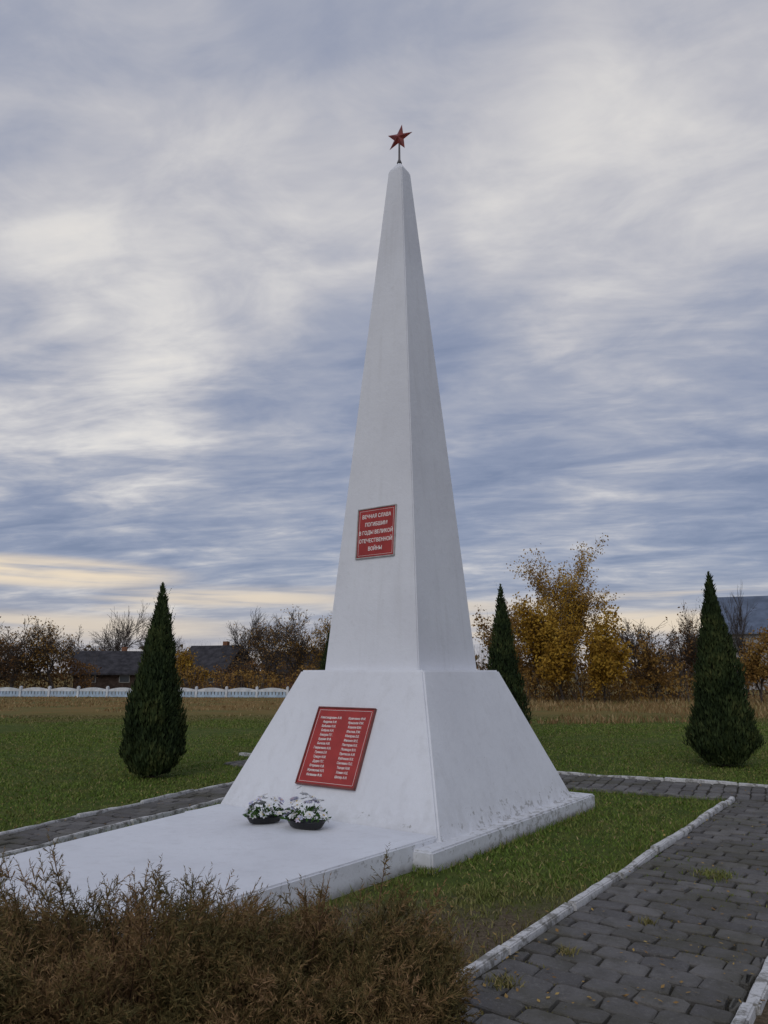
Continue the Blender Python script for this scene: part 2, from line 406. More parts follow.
def kerb_run(bm,o,e,m,s0,s1,woff,wd=.065,h=.055,L=1.0):
    o,e,m=map(np.array,(o,e,m));s=s0
    while s<s1-.1:
        l=min(L,s1-s);a=s+.006;b=s+l-.006;j=rng.normal(0,.006);jz=rng.normal(0,.006);sk=rng.normal(0,.006);tz=rng.normal(0,.005)
        lo=woff+j;nsub=6
        rows=[]
        for q in range(nsub+1):
            ss=a+(b-a)*q/nsub;k=(q/nsub-.5)*2;r=[]
            for ww,z in((0,-.1),(wd,-.1),(wd,h+jz+tz*k+rng.normal(0,.0035)),(0,h+jz+tz*k+rng.normal(0,.0035))):
                p=o+e*ss+m*(lo+ww+sk*k+(rng.normal(0,.002) if z>0 else 0));r.append(bm.verts.new((p[0],p[1],z)))
            rows.append(r)
        bm.faces.new(rows[0]);bm.faces.new(rows[-1])
        for r0,r1 in zip(rows,rows[1:]):
            for k in range(4): bm.faces.new((r0[k],r0[(k+1)%4],r1[(k+1)%4],r1[k]))
        s+=l
def kerb_obj(name,runs,mat):
    bm=bmesh.new()
    for r in runs: kerb_run(bm,*r[0],*r[1:])
    bmesh.ops.recalc_face_normals(bm,faces=bm.faces)
    ed=[e_ for e_ in bm.edges if e_.calc_face_angle(0)>.6]
    bmesh.ops.bevel(bm,geom=ed,offset=.009,segments=2,affect='EDGES')
    return mesh_bm(name,bm,mat)
kerb_obj('path_kerb',[(RP,-2.5,6.98,-.045),(RP,-2.5,5.6,1.25),(CP,-5,8.9,1.36),(LP,-5,5.6,-.04,.055,.045),(LP,-5,4.4,.72,.05,.04)],M_kerb)
kerb_obj('path_edging',[(CP,.05,8.0,-.04,.06,.035)],M_kerbgrey)

# ------------------------------------------------------------ monument
mon=empty('war_memorial_obelisk')
def rings(name,rs,mat,bev=.012,tip=None,seg=2):
    bm=bmesh.new();R=[[bm.verts.new(p) for p in r] for r in rs]
    bm.faces.new(R[0][::-1])
    for a,b in zip(R,R[1:]):
        for k in range(4): bm.faces.new((a[k],a[(k+1)%4],b[(k+1)%4],b[k]))
    if tip is not None:
        t=bm.verts.new(tip)
        for k in range(4): bm.faces.new((R[-1][k],R[-1][(k+1)%4],t))
    else: bm.faces.new(R[-1])
    bmesh.ops.recalc_face_normals(bm,faces=bm.faces)
    bmesh.ops.bevel(bm,geom=bm.edges[:],offset=bev,segments=seg,affect='EDGES')
    return mesh_bm(name,bm,mat,mon)
def ring(a,b,z): return [Q(-a,-b,z),Q(a,-b,z),Q(a,b,z),Q(-a,b,z)]
rings('plinth',[ring(PA,PB,-.2),ring(PA,PB,Z0)],M_paintlow,.016)
rings('truncated_pyramid_base',[ring(A0,B0,Z0-.05),ring(A1,B1,Z1)],M_paintlow,.018)
rings('obelisk_shaft',[ring(A2+.006,B2+.006,Z1-.05),ring(A3,A3,Z2)],M_paint,.012,Q(0,0,Z3))
rings('grave_slab',[[Vector((*p,z)) for p in(C+d1*(-PA+.36)+d2*(-PB+.17),slab[1],slab[2],C+d1*(-PA+.36)+d2*(PB-.16))] for z in(-.2,.212)],M_slab,.014)

def face_matrix(a_b,z_b,a_t,z_t,frac,off=0.0):
    pb=Q(-a_b,0,z_b);pt=Q(-a_t,0,z_t);up=(pt-pb).normalized();xr=Vector((*(-d2),0)).normalized()
    nr=xr.cross(up).normalized();o=pb.lerp(pt,frac)+nr*off
    M=Matrix.Identity(4)
    for i,vv in enumerate((xr,up,nr)):
        for k in range(3):M[k][i]=vv[k]
    for k in range(3):M[k][3]=o[k]
    return M
def bevbox(name,cx,cy,wx,wy,z0,z1,mat,M,parent,bev=.004):
    bm=bmesh.new();bmesh.ops.create_cube(bm,size=1,matrix=Matrix.Translation((cx,cy,(z0+z1)/2))@Matrix.Diagonal((wx,wy,z1-z0,1)))
    bmesh.ops.bevel(bm,geom=bm.edges[:],offset=bev,segments=2,affect='EDGES');bmesh.ops.transform(bm,matrix=M,verts=bm.verts)
    return mesh_bm(name,bm,mat,parent)
def text_mesh(name,items,M,parent,bold):
    bm=bmesh.new()
    for txt,x,y,sz,al in items:
        cu=bpy.data.curves.new('t','FONT');cu.body=txt;cu.size=sz;cu.align_x=al;cu.align_y='CENTER';cu.extrude=.0012;cu.offset=sz*bold;cu.resolution_u=2
        ob=bpy.data.objects.new('t',cu);COL.objects.link(ob);bpy.context.view_layer.update()
        me=bpy.data.meshes.new_from_object(ob);me.transform(Matrix.Translation((x,y,0))@Matrix.Diagonal((.84,1,1,1)));bm.from_mesh(me)
        bpy.data.objects.remove(ob);bpy.data.curves.remove(cu)
    bmesh.ops.transform(bm,matrix=M,verts=bm.verts)
    me=bpy.data.meshes.new(name);bm.to_mesh(me);bm.free();me.materials.append(M_text)
    return link(bpy.data.objects.new(name,me),parent)
def plaque(nm,M,w_,h_,items,frm=M_frame,bold=.02):
    bevbox(nm+'_backing',0,0,w_,h_,-.01,.014,M_plaque,M,mon)
    fw=.014
    for i,(cx,cy,a,b) in enumerate(((0,h_/2+fw/2,w_+2*fw,fw),(0,-h_/2-fw/2,w_+2*fw,fw),(-w_/2-fw/2,0,fw,h_-.001),(w_/2+fw/2,0,fw,h_-.001))):
        bevbox(nm+'_frame_%d'%i,cx,cy,a,b,-.01,.024,frm,M,mon,.003)
    g=.022;t=.003
    for i,(cx,cy,a,b) in enumerate(((0,h_/2-g,w_-2*g,t),(0,-h_/2+g,w_-2*g,t),(-w_/2+g,0,t,h_-2*g-t),(w_/2-g,0,t,h_-2*g-t))):
        bevbox(nm+'_line_%d'%i,cx,cy,a,b,.0142,.0165,M_text,M,mon,.0006)
    text_mesh(nm+'_lettering',items,M@Matrix.Translation((0,0,.0155)),mon,bold)
Mu=face_matrix(A2,Z1,A3,Z2,.237)
lines=['ВЕЧНАЯ СЛАВА','ПОГИБШИМ','В ГОДЫ ВЕЛИКОЙ','ОТЕЧЕСТВЕННОЙ','ВОЙНЫ']
plaque('upper_plaque',Mu,.53,.58,[(s_,0,.195-.0975*i,.064,'CENTER') for i,s_ in enumerate(lines)],bold=.012)
Ml=face_matrix(A0,Z0,A1,Z1,.475)
L=['Александрович А.М.','Андреев А.Ф.','Бабыкин К.М.','Бобров Н.Н.','Башура П.Г.','Будник М.Ф.','Бычков Н.И.','Гавриленко А.Н.','Громов Е.Р.','Грицук Н.М.','Дудко П.Г.','Егоренко А.Ф.','Жуковский Н.П.','Калинкин Ф.М.']
R_=['Кравченко Ф.М.','Крышнев Р.М.','Кошеля В.М.','Маслов Л.М.','Макаров Е.Е.','Михнюк М.С.','Пасторин К.К.','Полещук В.Н.','Протасов А.И.','Рубченок К.К.','Савченко П.С.','Ткачук Н.М.','Хомич А.Е.','Шкляр А.Н.']
items=[(s_,-.165,.295-.0465*i,.035,'CENTER') for i,s_ in enumerate(L)]+[(s_,.18,.295-.0465*i,.035,'CENTER') for i,s_ in enumerate(R_)]
plaque('names_plaque',Ml,.74,.80,items,frm=M_frame2,bold=.008)

def star():
    bm=bmesh.new();R=.205;r=.080;T=.045
    pts=[]
    for k in range(10):
        a=math.pi/2+k*math.pi/5;rr=R if k%2==0 else r;pts.append(bm.verts.new((rr*math.cos(a),rr*math.sin(a),0)))
    f=bm.verts.new((0,0,T));b=bm.verts.new((0,0,-T))
    for k in range(10):
        bm.faces.new((pts[k],pts[(k+1)%10],f));bm.faces.new((pts[(k+1)%10],pts[k],b))
    xr=Vector((*(-d2),0));xr=(Matrix.Rotation(math.radians(8),3,'Z')@xr).normalized();up=Vector((0,0,1));nr=xr.cross(up)
    M=Matrix.Identity(4)
    for i,vv in enumerate((xr,up,nr)):
        for k in range(3):M[k][i]=vv[k]
    o=Q(0,0,8.79)
    for k in range(3):M[k][3]=o[k]
    M=M@Matrix.Rotation(math.radians(-12),4,'Z')
    bmesh.ops.transform(bm,matrix=M,verts=bm.verts);mesh_bm('red_star',bm,M_star,mon)
    bm=bmesh.new();bmesh.ops.create_cone(bm,cap_ends=True,segments=12,radius1=.016,radius2=.012,depth=.32,matrix=Matrix.Translation(Q(0,0,8.54)))
    mesh_bm('star_rod',bm,M_rod,mon)
    bm=bmesh.new();bmesh.ops.create_cone(bm,cap_ends=True,segments=12,radius1=.035,radius2=.018,depth=.05,matrix=Matrix.Translation(Q(0,0,8.42)))
    mesh_bm('rod_socket',bm,M_rod,mon)
star()

# ------------------------------------------------------------ flower baskets
M_black=simple('black_plastic',(.012,.012,.014),.35,.5,.2,10)
M_petal=leafmat('petals_white',[(0,(.66,.68,.74)),(.6,(.80,.80,.80)),(1,(.82,.80,.72))],20)
M_petal2=leafmat('petals_pale',[(0,(.35,.38,.62)),(.5,(.55,.56,.70)),(1,(.70,.55,.62))],20)
M_yolk=simple('flower_centre',(.55,.38,.05),.8,.2,.2,20)
M_leafg=leafmat('bouquet_leaves',[(0,(.03,.07,.02)),(.6,(.07,.15,.035)),(1,(.14,.22,.06))],15)
def basket(x,y,ang,sc=1.0):
    e=empty('flower_basket');z0=.214
    T=Matrix.Translation((x,y,z0))@Matrix.Rotation(ang,4,'Z')@Matrix.Scale(sc,4)
    bm=bmesh.new();n=20;prof=[(.55,0),(.75,.012),(1,.055),(1.04,.06),(.96,.058),(.7,.02)]
    R=[]
    for s_,z in prof:
        R.append([bm.verts.new((.195*s_*math.cos(2*math.pi*k/n),.085*s_*math.sin(2*math.pi*k/n),z+.03*abs(math.cos(2*math.pi*k/n))**3*(s_>.9))) for k in range(n)])
    bm.faces.new(R[0][::-1]);bm.faces.new(R[-1])
    for a,b in zip(R,R[1:]):
        for k in range(n):bm.faces.new((a[k],a[(k+1)%n],b[(k+1)%n],b[k]))
    bmesh.ops.transform(bm,matrix=T,verts=bm.verts);mesh_bm('tray',bm,M_black,e,True)
    W,Y,G=MB(),MB(),MB();W2=MB()
    for i in range(38):
        a=rng.uniform(0,2*math.pi);q=math.sqrt(rng.random());px=.20*q*math.cos(a);py=.12*q*math.sin(a);pz=.095+.15*(1-q*q)+rng.normal(0,.025)
        nrm=Vector((px*4+rng.normal(0,.3),py*6+rng.normal(0,.3),1.0)).normalized();rot=nrm.to_track_quat('Z','Y').to_matrix()
        npet=7;pr=.042*rng.uniform(.7,1.2);tgt=W if rng.random()<.85 else W2
        for k in range(npet):
            t0=2*math.pi*k/npet+rng.normal(0,.1)
            c,s_=math.cos(t0),math.sin(t0)
            pv=[(0,0,0),(pr*.6*c-pr*.33*s_,pr*.6*s_+pr*.33*c,.010),(pr*c,pr*s_,.004),(pr*.6*c+pr*.33*s_,pr*.6*s_-pr*.33*c,.010)]
            tgt.add([tuple(T@(Vector((px,py,pz))+rot@Vector(v))) for v in pv],[(0,1,2,3)])
        o=[(pr*.18*math.cos(q2),pr*.18*math.sin(q2),.009) for q2 in (0,1.57,3.14,4.71)]
        Y.add([tuple(T@(Vector((px,py,pz))+rot@Vector(v))) for v in o],[(0,1,2,3)])
    for i in range(200):
        a=rng.uniform(0,2*math.pi);q=math.sqrt(rng.random())*1.05;c0=Vector((.19*q*math.cos(a),.11*q*math.sin(a),.05+.10*max(0,1-q*q)*rng.random()+.02))
        dr=Vector((math.cos(a)*rng.uniform(.3,1),math.sin(a)*rng.uniform(.3,1),rng.uniform(.1,1))).normalized();sd_=dr.cross(Vector((rng.normal(),rng.normal(),rng.normal()))).normalized()
        l=rng.uniform(.03,.07)
        G.add([tuple(T@(c0+dr*l*u+sd_*l*.2*v)) for u,v in((0,0),(.5,1),(1,0),(.5,-1))],[(0,1,2,3)])
    for nm,b_,m_ in(('petals_white',W,M_petal),('petals_pale',W2,M_petal2),('centres',Y,M_yolk),('leaves',G,M_leafg)):
        if b_.n: mesh_np(nm,*b_.out(),m_,e)
basket(-1.12,7.42,.35,.95);basket(-.71,7.18,-.45,1.1)

# ------------------------------------------------------------ thujas
def thuja(x,y,H,R,seed,n=15000):
    r_=np.random.default_rng(seed);e=empty('thuja_tree')
    def prof(t):
        t=np.clip(t,0,1)
        return R*np.minimum(1,(t/.17+.40)**.8)*np.clip(1-((t-.12)/.90).clip(0)**1.12,0,1)**.95
    def mod(t,a):
        return 1+np.array([.26*mnoise.noise(Vector((math.cos(p)*1.6,math.sin(p)*1.6,q*H*1.3+seed)))+.26*mnoise.noise(Vector((math.cos(p)*4,math.sin(p)*4,q*H*4+seed))) for q,p in zip(t,a)])
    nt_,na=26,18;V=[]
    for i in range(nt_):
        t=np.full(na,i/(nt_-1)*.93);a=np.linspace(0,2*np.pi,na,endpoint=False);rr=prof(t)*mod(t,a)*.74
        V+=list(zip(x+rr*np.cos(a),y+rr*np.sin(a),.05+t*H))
    F=[(i*na+k,i*na+(k+1)%na,(i+1)*na+(k+1)%na,(i+1)*na+k) for i in range(nt_-1) for k in range(na)]
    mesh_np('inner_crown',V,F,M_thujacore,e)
    bm=bmesh.new();bmesh.ops.create_cone(bm,cap_ends=True,segments=10,radius1=.06,radius2=.04,depth=.4,matrix=Matrix.Translation((x,y,.15)));mesh_bm('trunk',bm,M_bark,e)
    t=np.clip((1-np.sqrt(r_.random(n)*.985))*1.02,0,.995);a=r_.uniform(0,2*np.pi,n)
    rr=prof(t)*mod(t,a)*r_.uniform(.74,1.10,n)
    c=np.stack([x+rr*np.cos(a),y+rr*np.sin(a),.04+t*H],1)
    out=np.stack([np.cos(a),np.sin(a),np.zeros(n)],1)
    d=out*r_.uniform(.05,.6,n)[:,None]+np.array([0,0,1.])+r_.normal(0,.2,(n,3));d/=np.linalg.norm(d,axis=1)[:,None]
    tn=np.cross(out,[0,0,1.])+out*r_.normal(0,.8,n)[:,None];sd_=tn-(tn*d).sum(1)[:,None]*d;sd_/=np.linalg.norm(sd_,axis=1)[:,None]
    l=r_.uniform(.045,.10,n)[:,None];wd=l*.20
    v=np.stack([c-d*l*.3,c+sd_*wd+d*l*.25,c+d*l,c-sd_*wd+d*l*.25],1).reshape(-1,3)
    f=np.arange(n*4).reshape(n,4)
    sp=MB()
    for i in range(320):
        t0=1-math.sqrt(r_.random());a0=r_.uniform(0,2*math.pi);rr0=float(prof(np.array([t0]))[0])*.95
        b=np.array([x+rr0*math.cos(a0),y+rr0*math.sin(a0),.04+min(t0,.97)*H]);dd=np.array([math.cos(a0)*.45,math.sin(a0)*.45,1.4]);dd/=np.linalg.norm(dd)
        Ls=r_.uniform(.12,.30)
        for k in range(9):
            p=b+dd*Ls*k/8+r_.normal(0,.008,3);q=dd+r_.normal(0,.35,3);q/=np.linalg.norm(q);s_=np.cross(q,r_.normal(0,1,3));s_/=np.linalg.norm(s_)
            l0=.05*(1-k/16);sp.add([p,p+q*l0*.5+s_*l0*.2,p+q*l0,p+q*l0*.5-s_*l0*.2],[(0,1,2,3)])
    for i in range(90):
        k=i/90;p=np.array([x,y,H*(.93+.10*k)])+r_.normal(0,.018*(1-k),3);q=np.array([0,0,1.])+r_.normal(0,.3,3);q/=np.linalg.norm(q);s_=np.cross(q,r_.normal(0,1,3));s_/=np.linalg.norm(s_)
        sp.add([p,p+q*.03+s_*.01,p+q*.06,p+q*.03-s_*.01],[(0,1,2,3)])
    V2,F2=sp.out()
    mesh_np('foliage',np.concatenate([v,V2]),np.concatenate([f,F2+len(v)]),M_thuja,e)
thuja(-3.62,12.12,2.92,.45,1)
thuja(5.96,13.55,3.28,.52,2)
thuja(2.74,17.4,3.5,.50,3,10000)
thuja(-1.22,17.2,2.5,.44,4,7000)

# ------------------------------------------------------------ foreground juniper
def juniper(cx,cy,rx,ry,hh,n_br,seed,up=0,name='juniper_bush'):
    r_=np.random.default_rng(seed);e=empty(name);FO=[];W=MB()
    for i in range(n_br+up):
        spike=i>=n_br
        a=r_.uniform(0,2*math.pi);q=math.sqrt(r_.random());bx=cx+rx*.55*q*math.cos(a);by=cy+ry*.55*q*math.sin(a)
        aa=a+r_.normal(0,.5);tx=cx+rx*min(1.05,q+r_.uniform(.1,.45))*math.cos(aa);ty=cy+ry*min(1.05,q+r_.uniform(.1,.45))*math.sin(aa)
        qq=math.hypot((tx-cx)/rx,(ty-cy)/ry)
        top=hh*(1-.38*qq**2.6)*(.88+.42*mnoise.noise(Vector((tx*2.4,ty*2.4,seed))))*r_.uniform(.6,1.04)
        if spike: top=hh*r_.uniform(.95,1.08)
        p0=np.array([bx,by,.02]);p2=np.array([tx,ty,max(top,.06)]);p1=(p0+p2)/2+np.array([0,0,.06*hh])+r_.normal(0,.035,3)
        K=11;ts=np.linspace(.34,1,K);pts=[(1-t)**2*p0+2*t*(1-t)*p1+t*t*p2 for t in ts]
        for k in range(K-1):
            p,pn=pts[k],pts[k+1];dr=pn-p;ln=np.linalg.norm(dr)+1e-6;dr/=ln
            if k%3==0:
                kk=min(K-1,k+3);s_=np.cross(dr,[0,0,1.]);s_/=np.linalg.norm(s_)+1e-6;w_=.0035*(1-k/K)+.001
                W.add([p-s_*w_,p+s_*w_,pts[kk]+s_*w_*.7,pts[kk]-s_*w_*.7],[(0,1,2,3)])
            for sgn in range(3):
                sd_=r_.normal(0,1,3);sd_-=sd_@dr*dr;sd_/=np.linalg.norm(sd_);sd_[2]+=.25
                sl=r_.uniform(.05,.125)*(1.2-.60*k/K);sdir=sd_*.85+dr*.65;sdir/=np.linalg.norm(sdir)
                FO.append((p+dr*ln*r_.random(),sdir,sl))
        FO.append((pts[-1],(pts[-1]-pts[-2])/np.linalg.norm(pts[-1]-pts[-2]+1e-9),.09))
    P=np.array([f[0] for f in FO]);D=np.array([f[1] for f in FO]);S=np.array([f[2] for f in FO]);m=len(P)
    vs=[];nn=9
    for k in range(nn):
        t=(k+.3)/nn;c=P+D*(S*t)[:,None]
        d=D*1.0+r_.normal(0,.6,(m,3));d/=np.linalg.norm(d,axis=1)[:,None]
        s_=np.cross(d,r_.normal(0,1,(m,3)));s_/=np.linalg.norm(s_,axis=1)[:,None]
        l=(.014+.022*(1-t)+.004*r_.random(m))[:,None];w_=.0026
        vs.append(np.stack([c-s_*w_,c+s_*w_,c+d*l],1))
    s_=np.cross(D,r_.normal(0,1,(m,3)));s_/=np.linalg.norm(s_,axis=1)[:,None]
    vs.append(np.stack([P-s_*.0018,P+s_*.0018,P+D*S[:,None]],1))
    v=np.concatenate(vs).reshape(-1,3)
    mesh_np('foliage',v,np.arange(len(v)).reshape(-1,3),M_jun,e)
    mesh_np('stems',*W.out(),M_twig,e)
juniper(-1.08,3.45,.85,.60,.76,800,11,6)
juniper(-.33,3.42,.62,.60,.70,600,12,3)
juniper(-2.05,3.75,.80,.55,.60,520,13,4)

def litter():
    n=2600
    y=4+10*rng.random(n)**1.6;x=(rng.random(n)*2-1)*(y*.62);P=np.stack([x,y],1)
    k=~(inside(P,plinth,.02)|inside(P,slab,.02));P=P[k];n=len(P)
    onp=inside(P,polyR)|inside(P,polyC)|inside(P,polyL)
    k=(~onp)|(rng.random(n)<.5);P=P[k];onp=onp[k];n=len(P)
    z=np.where(onp,.040,.04*rng.random(n)+.01)
    a=rng.uniform(0,2*np.pi,n);s_=rng.uniform(.006,.018,n)
    ux=np.stack([np.cos(a),np.sin(a),rng.normal(0,.25,n)],1)*s_[:,None];vy=np.stack([-np.sin(a),np.cos(a),rng.normal(0,.25,n)],1)*(s_*.6)[:,None]
    c=np.column_stack([P,z]);v=np.stack([c-ux,c+vy,c+ux,c-vy],1).reshape(-1,3)
    mesh_np('fallen_leaves',v,np.arange(4*n).reshape(n,4),M_fallen)
litter()

# ------------------------------------------------------------ background trees
def rhombs(c,s_,r_):
    n=len(c);d=r_.normal(0,1,(n,3));d/=np.linalg.norm(d,axis=1)[:,None];e_=np.cross(d,r_.normal(0,1,(n,3)));e_/=np.linalg.norm(e_,axis=1)[:,None]
    l=(s_*r_.uniform(.6,1.2,n))[:,None];return np.stack([c-d*l,c+e_*l*.6,c+d*l,c-e_*l*.6],1).reshape(-1,3)
def tree_geo(x,y,H,R,seed,levels=4,upright=.5,leafn=0,leafs=.12,trunkr=None,twig=.006):
    r_=np.random.default_rng(seed);W=MB();tips=[]
    def tube(p,q,ra,rb,sides=4):
        d=q-p;l=np.linalg.norm(d);d=d/l;s_=np.cross(d,[.3,.5,.8]);s_/=np.linalg.norm(s_);t_=np.cross(d,s_)
        V=[]
        for c,rr in((p,ra),(q,rb)):
            for k in range(sides):
                a=2*math.pi*k/sides;V.append(c+s_*rr*math.cos(a)+t_*rr*math.sin(a))
        W.add(V,[(k,(k+1)%sides,sides+(k+1)%sides,sides+k) for k in range(sides)])
    def grow(p,d,l,ra,lev):
        seg=3 if lev<levels else 2
        for i in range(seg):
            d=d+r_.normal(0,.13,3)+np.array([0,0,.06*upright]);d/=np.linalg.norm(d);q=p+d*l/seg
            rb=max(ra*(1-.25*(1 if lev==0 else 1.6)*(i+1)/seg),twig) if lev<levels else max(ra*.7,twig*.7)
            tube(p,q,ra,rb,5 if lev==0 else 3);p=q;ra=rb
            if lev<levels:
                for b in range(int(r_.integers(1,3))+(1 if lev==0 else 0)):
                    a=r_.uniform(0,2*math.pi);s_=np.cross(d,[math.cos(a),math.sin(a),.1]);s_/=np.linalg.norm(s_)
                    an=r_.uniform(.35,.85)*(1.2-.6*upright);nd=d*math.cos(an)+s_*math.sin(an)
                    grow(p,nd,l*r_.uniform(.5,.72),max(ra*.6,twig),lev+1)
            if lev>=2: tips.append(p)
        if lev<levels: grow(p,d,l*.72,ra*.8,lev+1)
    grow(np.array([0,0,-.1]),np.array([r_.normal(0,.04),r_.normal(0,.04),1.]),H*.42,trunkr or H*.014,0)
    V,F=W.out();tips=np.array(tips)
    top=V[:,2].max();rad=np.percentile(np.hypot(V[:,0],V[:,1]),97)
    sc=np.array([R/rad,R/rad,H/top]);V=V*sc;tips=tips*sc
    off=np.array([x,y,0]);V=V+off;tips=tips+off
    Lv=None
    if leafn:
        c=tips[r_.integers(0,len(tips),leafn)]+r_.normal(0,R*.06,(leafn,3));c[:,2]=np.maximum(c[:,2],.1)
        Lv=rhombs(c,leafs,r_)
    return (V,F),Lv
def tree(name,x,y,H,R,seed,bark,leaf=None,**k):
    (V,F),L_=tree_geo(x,y,H,R,seed,**k);e=empty(name)
    mesh_np('trunk_and_limbs',V,F,bark,e)
    if L_ is not None: mesh_np('leaves',L_,np.arange(len(L_)).reshape(-1,4),leaf,e)
def U(px,Y): return (px-384)/741.1*Y*.98   # lateral metres for a surveyed bearing at depth Y
tree('birch_tree',U(582,44),44,9.7,2.7,21,M_birch,M_yel,upright=1.0,leafn=15000,leafs=.075,trunkr=.09)
tree('maple_tree',U(562,42),42,5.9,2.4,22,M_bark,M_yel,leafn=9000,leafs=.10)
tree('maple_tree',U(602,41),41,5.3,2.0,23,M_bark,M_yel,leafn=6500,leafs=.10)
tree('maple_tree',U(535,45),45,5.0,1.8,24,M_bark,M_yel2,leafn=5000,leafs=.10)
tree('maple_tree',U(505,52),52,6.8,2.4,25,M_bark,M_yel2,leafn=4500,leafs=.10)
tree('bare_tree',U(640,48),48,5.2,2.4,26,M_bark,M_brown,leafn=1200,leafs=.08,twig=.011)
tree('bare_tree',U(675,45),45,5.8,2.4,27,M_bark,M_brown,leafn=900,leafs=.08,twig=.011)
tree('bare_tree',U(655,43),43,4.2,1.9,28,M_bark,M_yel2,leafn=1800,leafs=.09)
tree('maple_tree',U(758,40),40,4.6,2.0,29,M_bark,M_yel2,leafn=5000,leafs=.09)
tree('bare_tree',U(746,52),52,8.0,1.4,30,M_bark,None,upright=1.,twig=.012)
tree('bare_tree',U(692,52),52,5.8,2.4,31,M_bark,M_brown,leafn=1000,leafs=.09,twig=.012)
tree('bare_tree',U(118,85),85,10.0,4.0,41,M_bark,None,upright=.4,trunkr=.2,twig=.022)
tree('bare_tree',U(262,62),62,7.2,3.6,42,M_bark,M_yel2,leafn=1500,leafs=.09,trunkr=.14,twig=.013)
tree('bare_tree',U(300,60),60,6.6,3.0,43,M_bark,M_yel2,leafn=1400,leafs=.09,trunkr=.14,twig=.013)
tree('bare_tree',U(326,64),64,7.3,2.6,44,M_bark,M_yel,leafn=1900,leafs=.10,twig=.013)
tree('maple_tree',U(184,60),60,3.6,1.9,45,M_bark,M_yel,leafn=2600,leafs=.10)
tree('bare_tree',U(14,62),62,6.2,3.4,46,M_bark,M_yel2,leafn=1500,leafs=.10,trunkr=.12,twig=.013)
tree('bare_tree',U(58,64),64,6.2,3.4,47,M_bark,M_yel2,leafn=1500,leafs=.10,trunkr=.12,twig=.013)
tree('bare_tree',U(-15,58),58,5.8,3.0,48,M_bark,M_brown,leafn=1400,leafs=.11,trunkr=.12,twig=.013)
tree('bare_tree',U(238,75),75,8.0,3.2,49,M_bark,None,trunkr=.16,twig=.018)
tree('bare_tree',U(166,78),78,7.0,3.0,50,M_bark,None,trunkr=.14,twig=.018)
tree('bare_tree',U(84,80),80,6.6,3.0,70,M_bark,M_brown,leafn=500,leafs=.12,trunkr=.14,twig=.018)
def thicket(name,x0,x1,y,h,n,mat,seed,ls=.12,depth=4,var=.5):
    r_=np.random.default_rng(seed);e=empty(name)
    x=r_.uniform(x0,x1,n);hx=h*(1+var*np.array([mnoise.noise(Vector((q*.45,seed,0)))+.5*mnoise.noise(Vector((q*1.5,seed,3))) for q in x]))
    z=hx*r_.random(n)**.85;yy=y+r_.uniform(-depth/2,depth/2,n);c=np.column_stack([x,yy,z])
    k=np.array([mnoise.noise(Vector((a*.9,b*.6,g*1.1)))>-.12 for a,b,g in c]);c=c[k]
    mesh_np('leaves',rhombs(c,ls,r_),np.arange(len(c)*4).reshape(-1,4),mat,e)
    m=int((x1-x0)*10);xs=r_.uniform(x0,x1,m);W=MB()
    for q in xs:
        yy0=y+r_.uniform(-depth/2,depth/2);p=np.array([q,yy0,0.]);hh=h*r_.uniform(.7,1.5);d=np.array([r_.normal(0,.22),r_.normal(0,.2),1.])
        q2=p+d*hh*.5;q3=q2+(d+np.array([r_.normal(0,.25),0,0]))*hh*.5;w_=.02
        W.add([p+[-w_,0,0],p+[w_,0,0],q2+[w_*.6,0,0],q2+[-w_*.6,0,0],q3+[.006,0,0],q3+[-.006,0,0]],[(0,1,2,3),(3,2,4,5)])
    mesh_np('stems',*W.out(),M_bark,e)
thicket('shrub_thicket',U(470,50),U(800,50),50,2.3,8000,M_brown,51,.11)
thicket('shrub_thicket',U(515,44),U(700,44),44,1.5,4500,M_yel2,52,.10)
thicket('shrub_thicket',U(-60,66),U(95,66),66,2.7,5500,M_brown,53,.13)
thicket('shrub_thicket',U(165,58),U(335,58),58,1.7,3500,M_yel2,54,.11)
thicket('shrub_thicket',U(215,68),U(400,68),68,2.4,4500,M_brown,55,.13)
thicket('distant_treeline',-170,240,170,6.0,9000,M_olive,56,.6,30,.5)

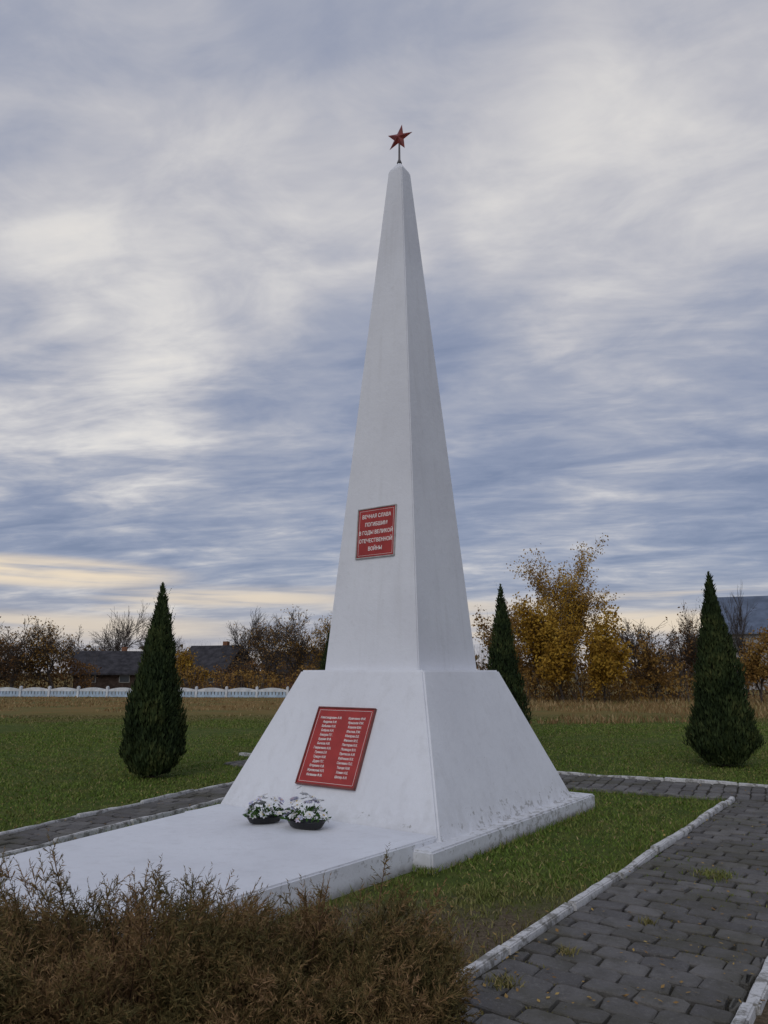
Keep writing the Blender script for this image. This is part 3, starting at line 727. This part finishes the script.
# ------------------------------------------------------------ houses, fence
M_roof=simple('roof_slate',(.045,.043,.048),.85,.2,.4,2)
M_roofb=simple('roof_blue_metal',(.12,.15,.21),.7,.2,.2,1)
M_wall=simple('brick_wall',(.20,.10,.06),.9,.1,.3,3)
M_wall2=simple('plank_wall',(.07,.05,.04),.9,.1,.3,3)
M_wall3=simple('render_wall',(.32,.31,.30),.9,.1,.2,1)
M_glass=simple('window_glass',(.04,.05,.06),.15,.5,.1,1)
M_wframe=simple('window_frame',(.35,.35,.33),.6,.3,.1,3)
def house(x,y,wx,wy,hw,hr,rot,wall,roof=None,storeys=1,chim=True,name='village_house'):
    e=empty(name);T=Matrix.Translation((x,y,0))@Matrix.Rotation(rot,4,'Z');roof=roof or M_roof
    bm=bmesh.new();a,b=wx/2,wy/2
    v=[bm.verts.new(p) for p in((-a,-b,0),(a,-b,0),(a,b,0),(-a,b,0),(-a,-b,hw),(a,-b,hw),(a,b,hw),(-a,b,hw),(-a,0,hw+hr-.1),(a,0,hw+hr-.1))]
    for f in((0,1,5,4),(1,2,6,9,5),(2,3,7,6),(3,0,4,8,7)):bm.faces.new([v[k] for k in f])
    bmesh.ops.transform(bm,matrix=T,verts=bm.verts);mesh_bm('walls',bm,wall,e)
    bm=bmesh.new();o=.4;k=hr/b
    for sgn in(-1,1):
        P=[(-a-o,sgn*(b+o),hw-o*k),(a+o,sgn*(b+o),hw-o*k),(a+o,0,hw+hr),(-a-o,0,hw+hr)]
        lo=[bm.verts.new(p) for p in P];hi=[bm.verts.new((p[0],p[1],p[2]+.15)) for p in P]
        bm.faces.new(lo);bm.faces.new(hi)
        for i in range(4):bm.faces.new((lo[i],lo[(i+1)%4],hi[(i+1)%4],hi[i]))
    bmesh.ops.transform(bm,matrix=T,verts=bm.verts);mesh_bm('roof',bm,roof,e)
    def bx(nm,c,s_,m_):
        bm=bmesh.new();bmesh.ops.create_cube(bm,size=1,matrix=T@Matrix.Translation(c)@Matrix.Diagonal((*s_,1)));mesh_bm(nm,bm,m_,e)
    if chim: bx('chimney',(a*.35,.3,hw+hr),(.5,.5,1.1),M_wall)
    nw=max(2,int(wx/2.6))
    for st in range(storeys):
        for i in range(nw):
            cx=-a+(i+.5)*wx/nw;zc_=(1.1 if storeys==1 else 1.6)+st*2.8
            bx('window_frame_%d_%d'%(st,i),(cx,-b-.01,zc_),(.95,.06,.9),M_wframe);bx('window_%d_%d'%(st,i),(cx,-b-.035,zc_),(.82,.06,.77),M_glass)
    bx('door',(a+.01,.0,.95),(.06,.9,1.9),M_wall2)
house(U(112,74),74,6.0,6,1.6,1.9,.25,M_wall2)
house(U(216,76),76,5.2,6.0,1.7,2.4,-.35,M_wall2)
house(U(310,80),80,9,6.5,1.7,1.9,.1,M_wall)
house(U(803,74),74,15,10,5.4,3.6,-.35,M_wall3,M_roofb,2,False,'two_storey_building')
M_fence=simple('fence_white_paint',(.62,.65,.68),.8,.2,.15,3)
M_fenceb=simple('fence_blue_paint',(.40,.50,.60),.8,.2,.15,3)
def fence():
    e=empty('ornamental_concrete_fence');p0=np.array([-34.,51.5]);p1=np.array([-6.0,48.6]);L_=np.linalg.norm(p1-p0);d=(p1-p0)/L_;n=int(L_/2.0)
    bmA=bmesh.new();bmB=bmesh.new()
    def prism(bm,poly,s0,t):
        nrm=np.array([-d[1],d[0]])
        f=[];bk=[]
        for (s_,z) in poly:
            q=p0+d*(s0+s_);a=q-nrm*t/2;b=q+nrm*t/2;f.append(bm.verts.new((a[0],a[1],z)));bk.append(bm.verts.new((b[0],b[1],z)))
        bm.faces.new(f);bm.faces.new(bk[::-1])
        for i in range(len(f)):j=(i+1)%len(f);bm.faces.new((f[i],bk[i],bk[j],f[j]))
    for i in range(n+1):
        s0=i*2.0
        prism(bmA,[(-.07,0),(.07,0),(.07,.66),(0,.72),(-.07,.66)],s0,.2)
        if i==n: break
        arc=[(.08+1.84*k/12,.50+.13*math.sin(math.pi*k/12)) for k in range(13)]
        prism(bmA,[(1.92,.38),]+arc[::-1]+[(.08,.38)],s0,.08)
        prism(bmB,[(.08,.03),(1.92,.03),(1.92,.18),(.08,.18)],s0,.1)
        for k in range(8):
            x0=.13+k*.225;prism(bmB,[(x0,.18),(x0+.165,.18),(x0+.165,.38),(x0,.38)],s0,.06)
    mesh_bm('panels',bmA,M_fence,e);mesh_bm('base_panels',bmB,M_fenceb,e)
fence()
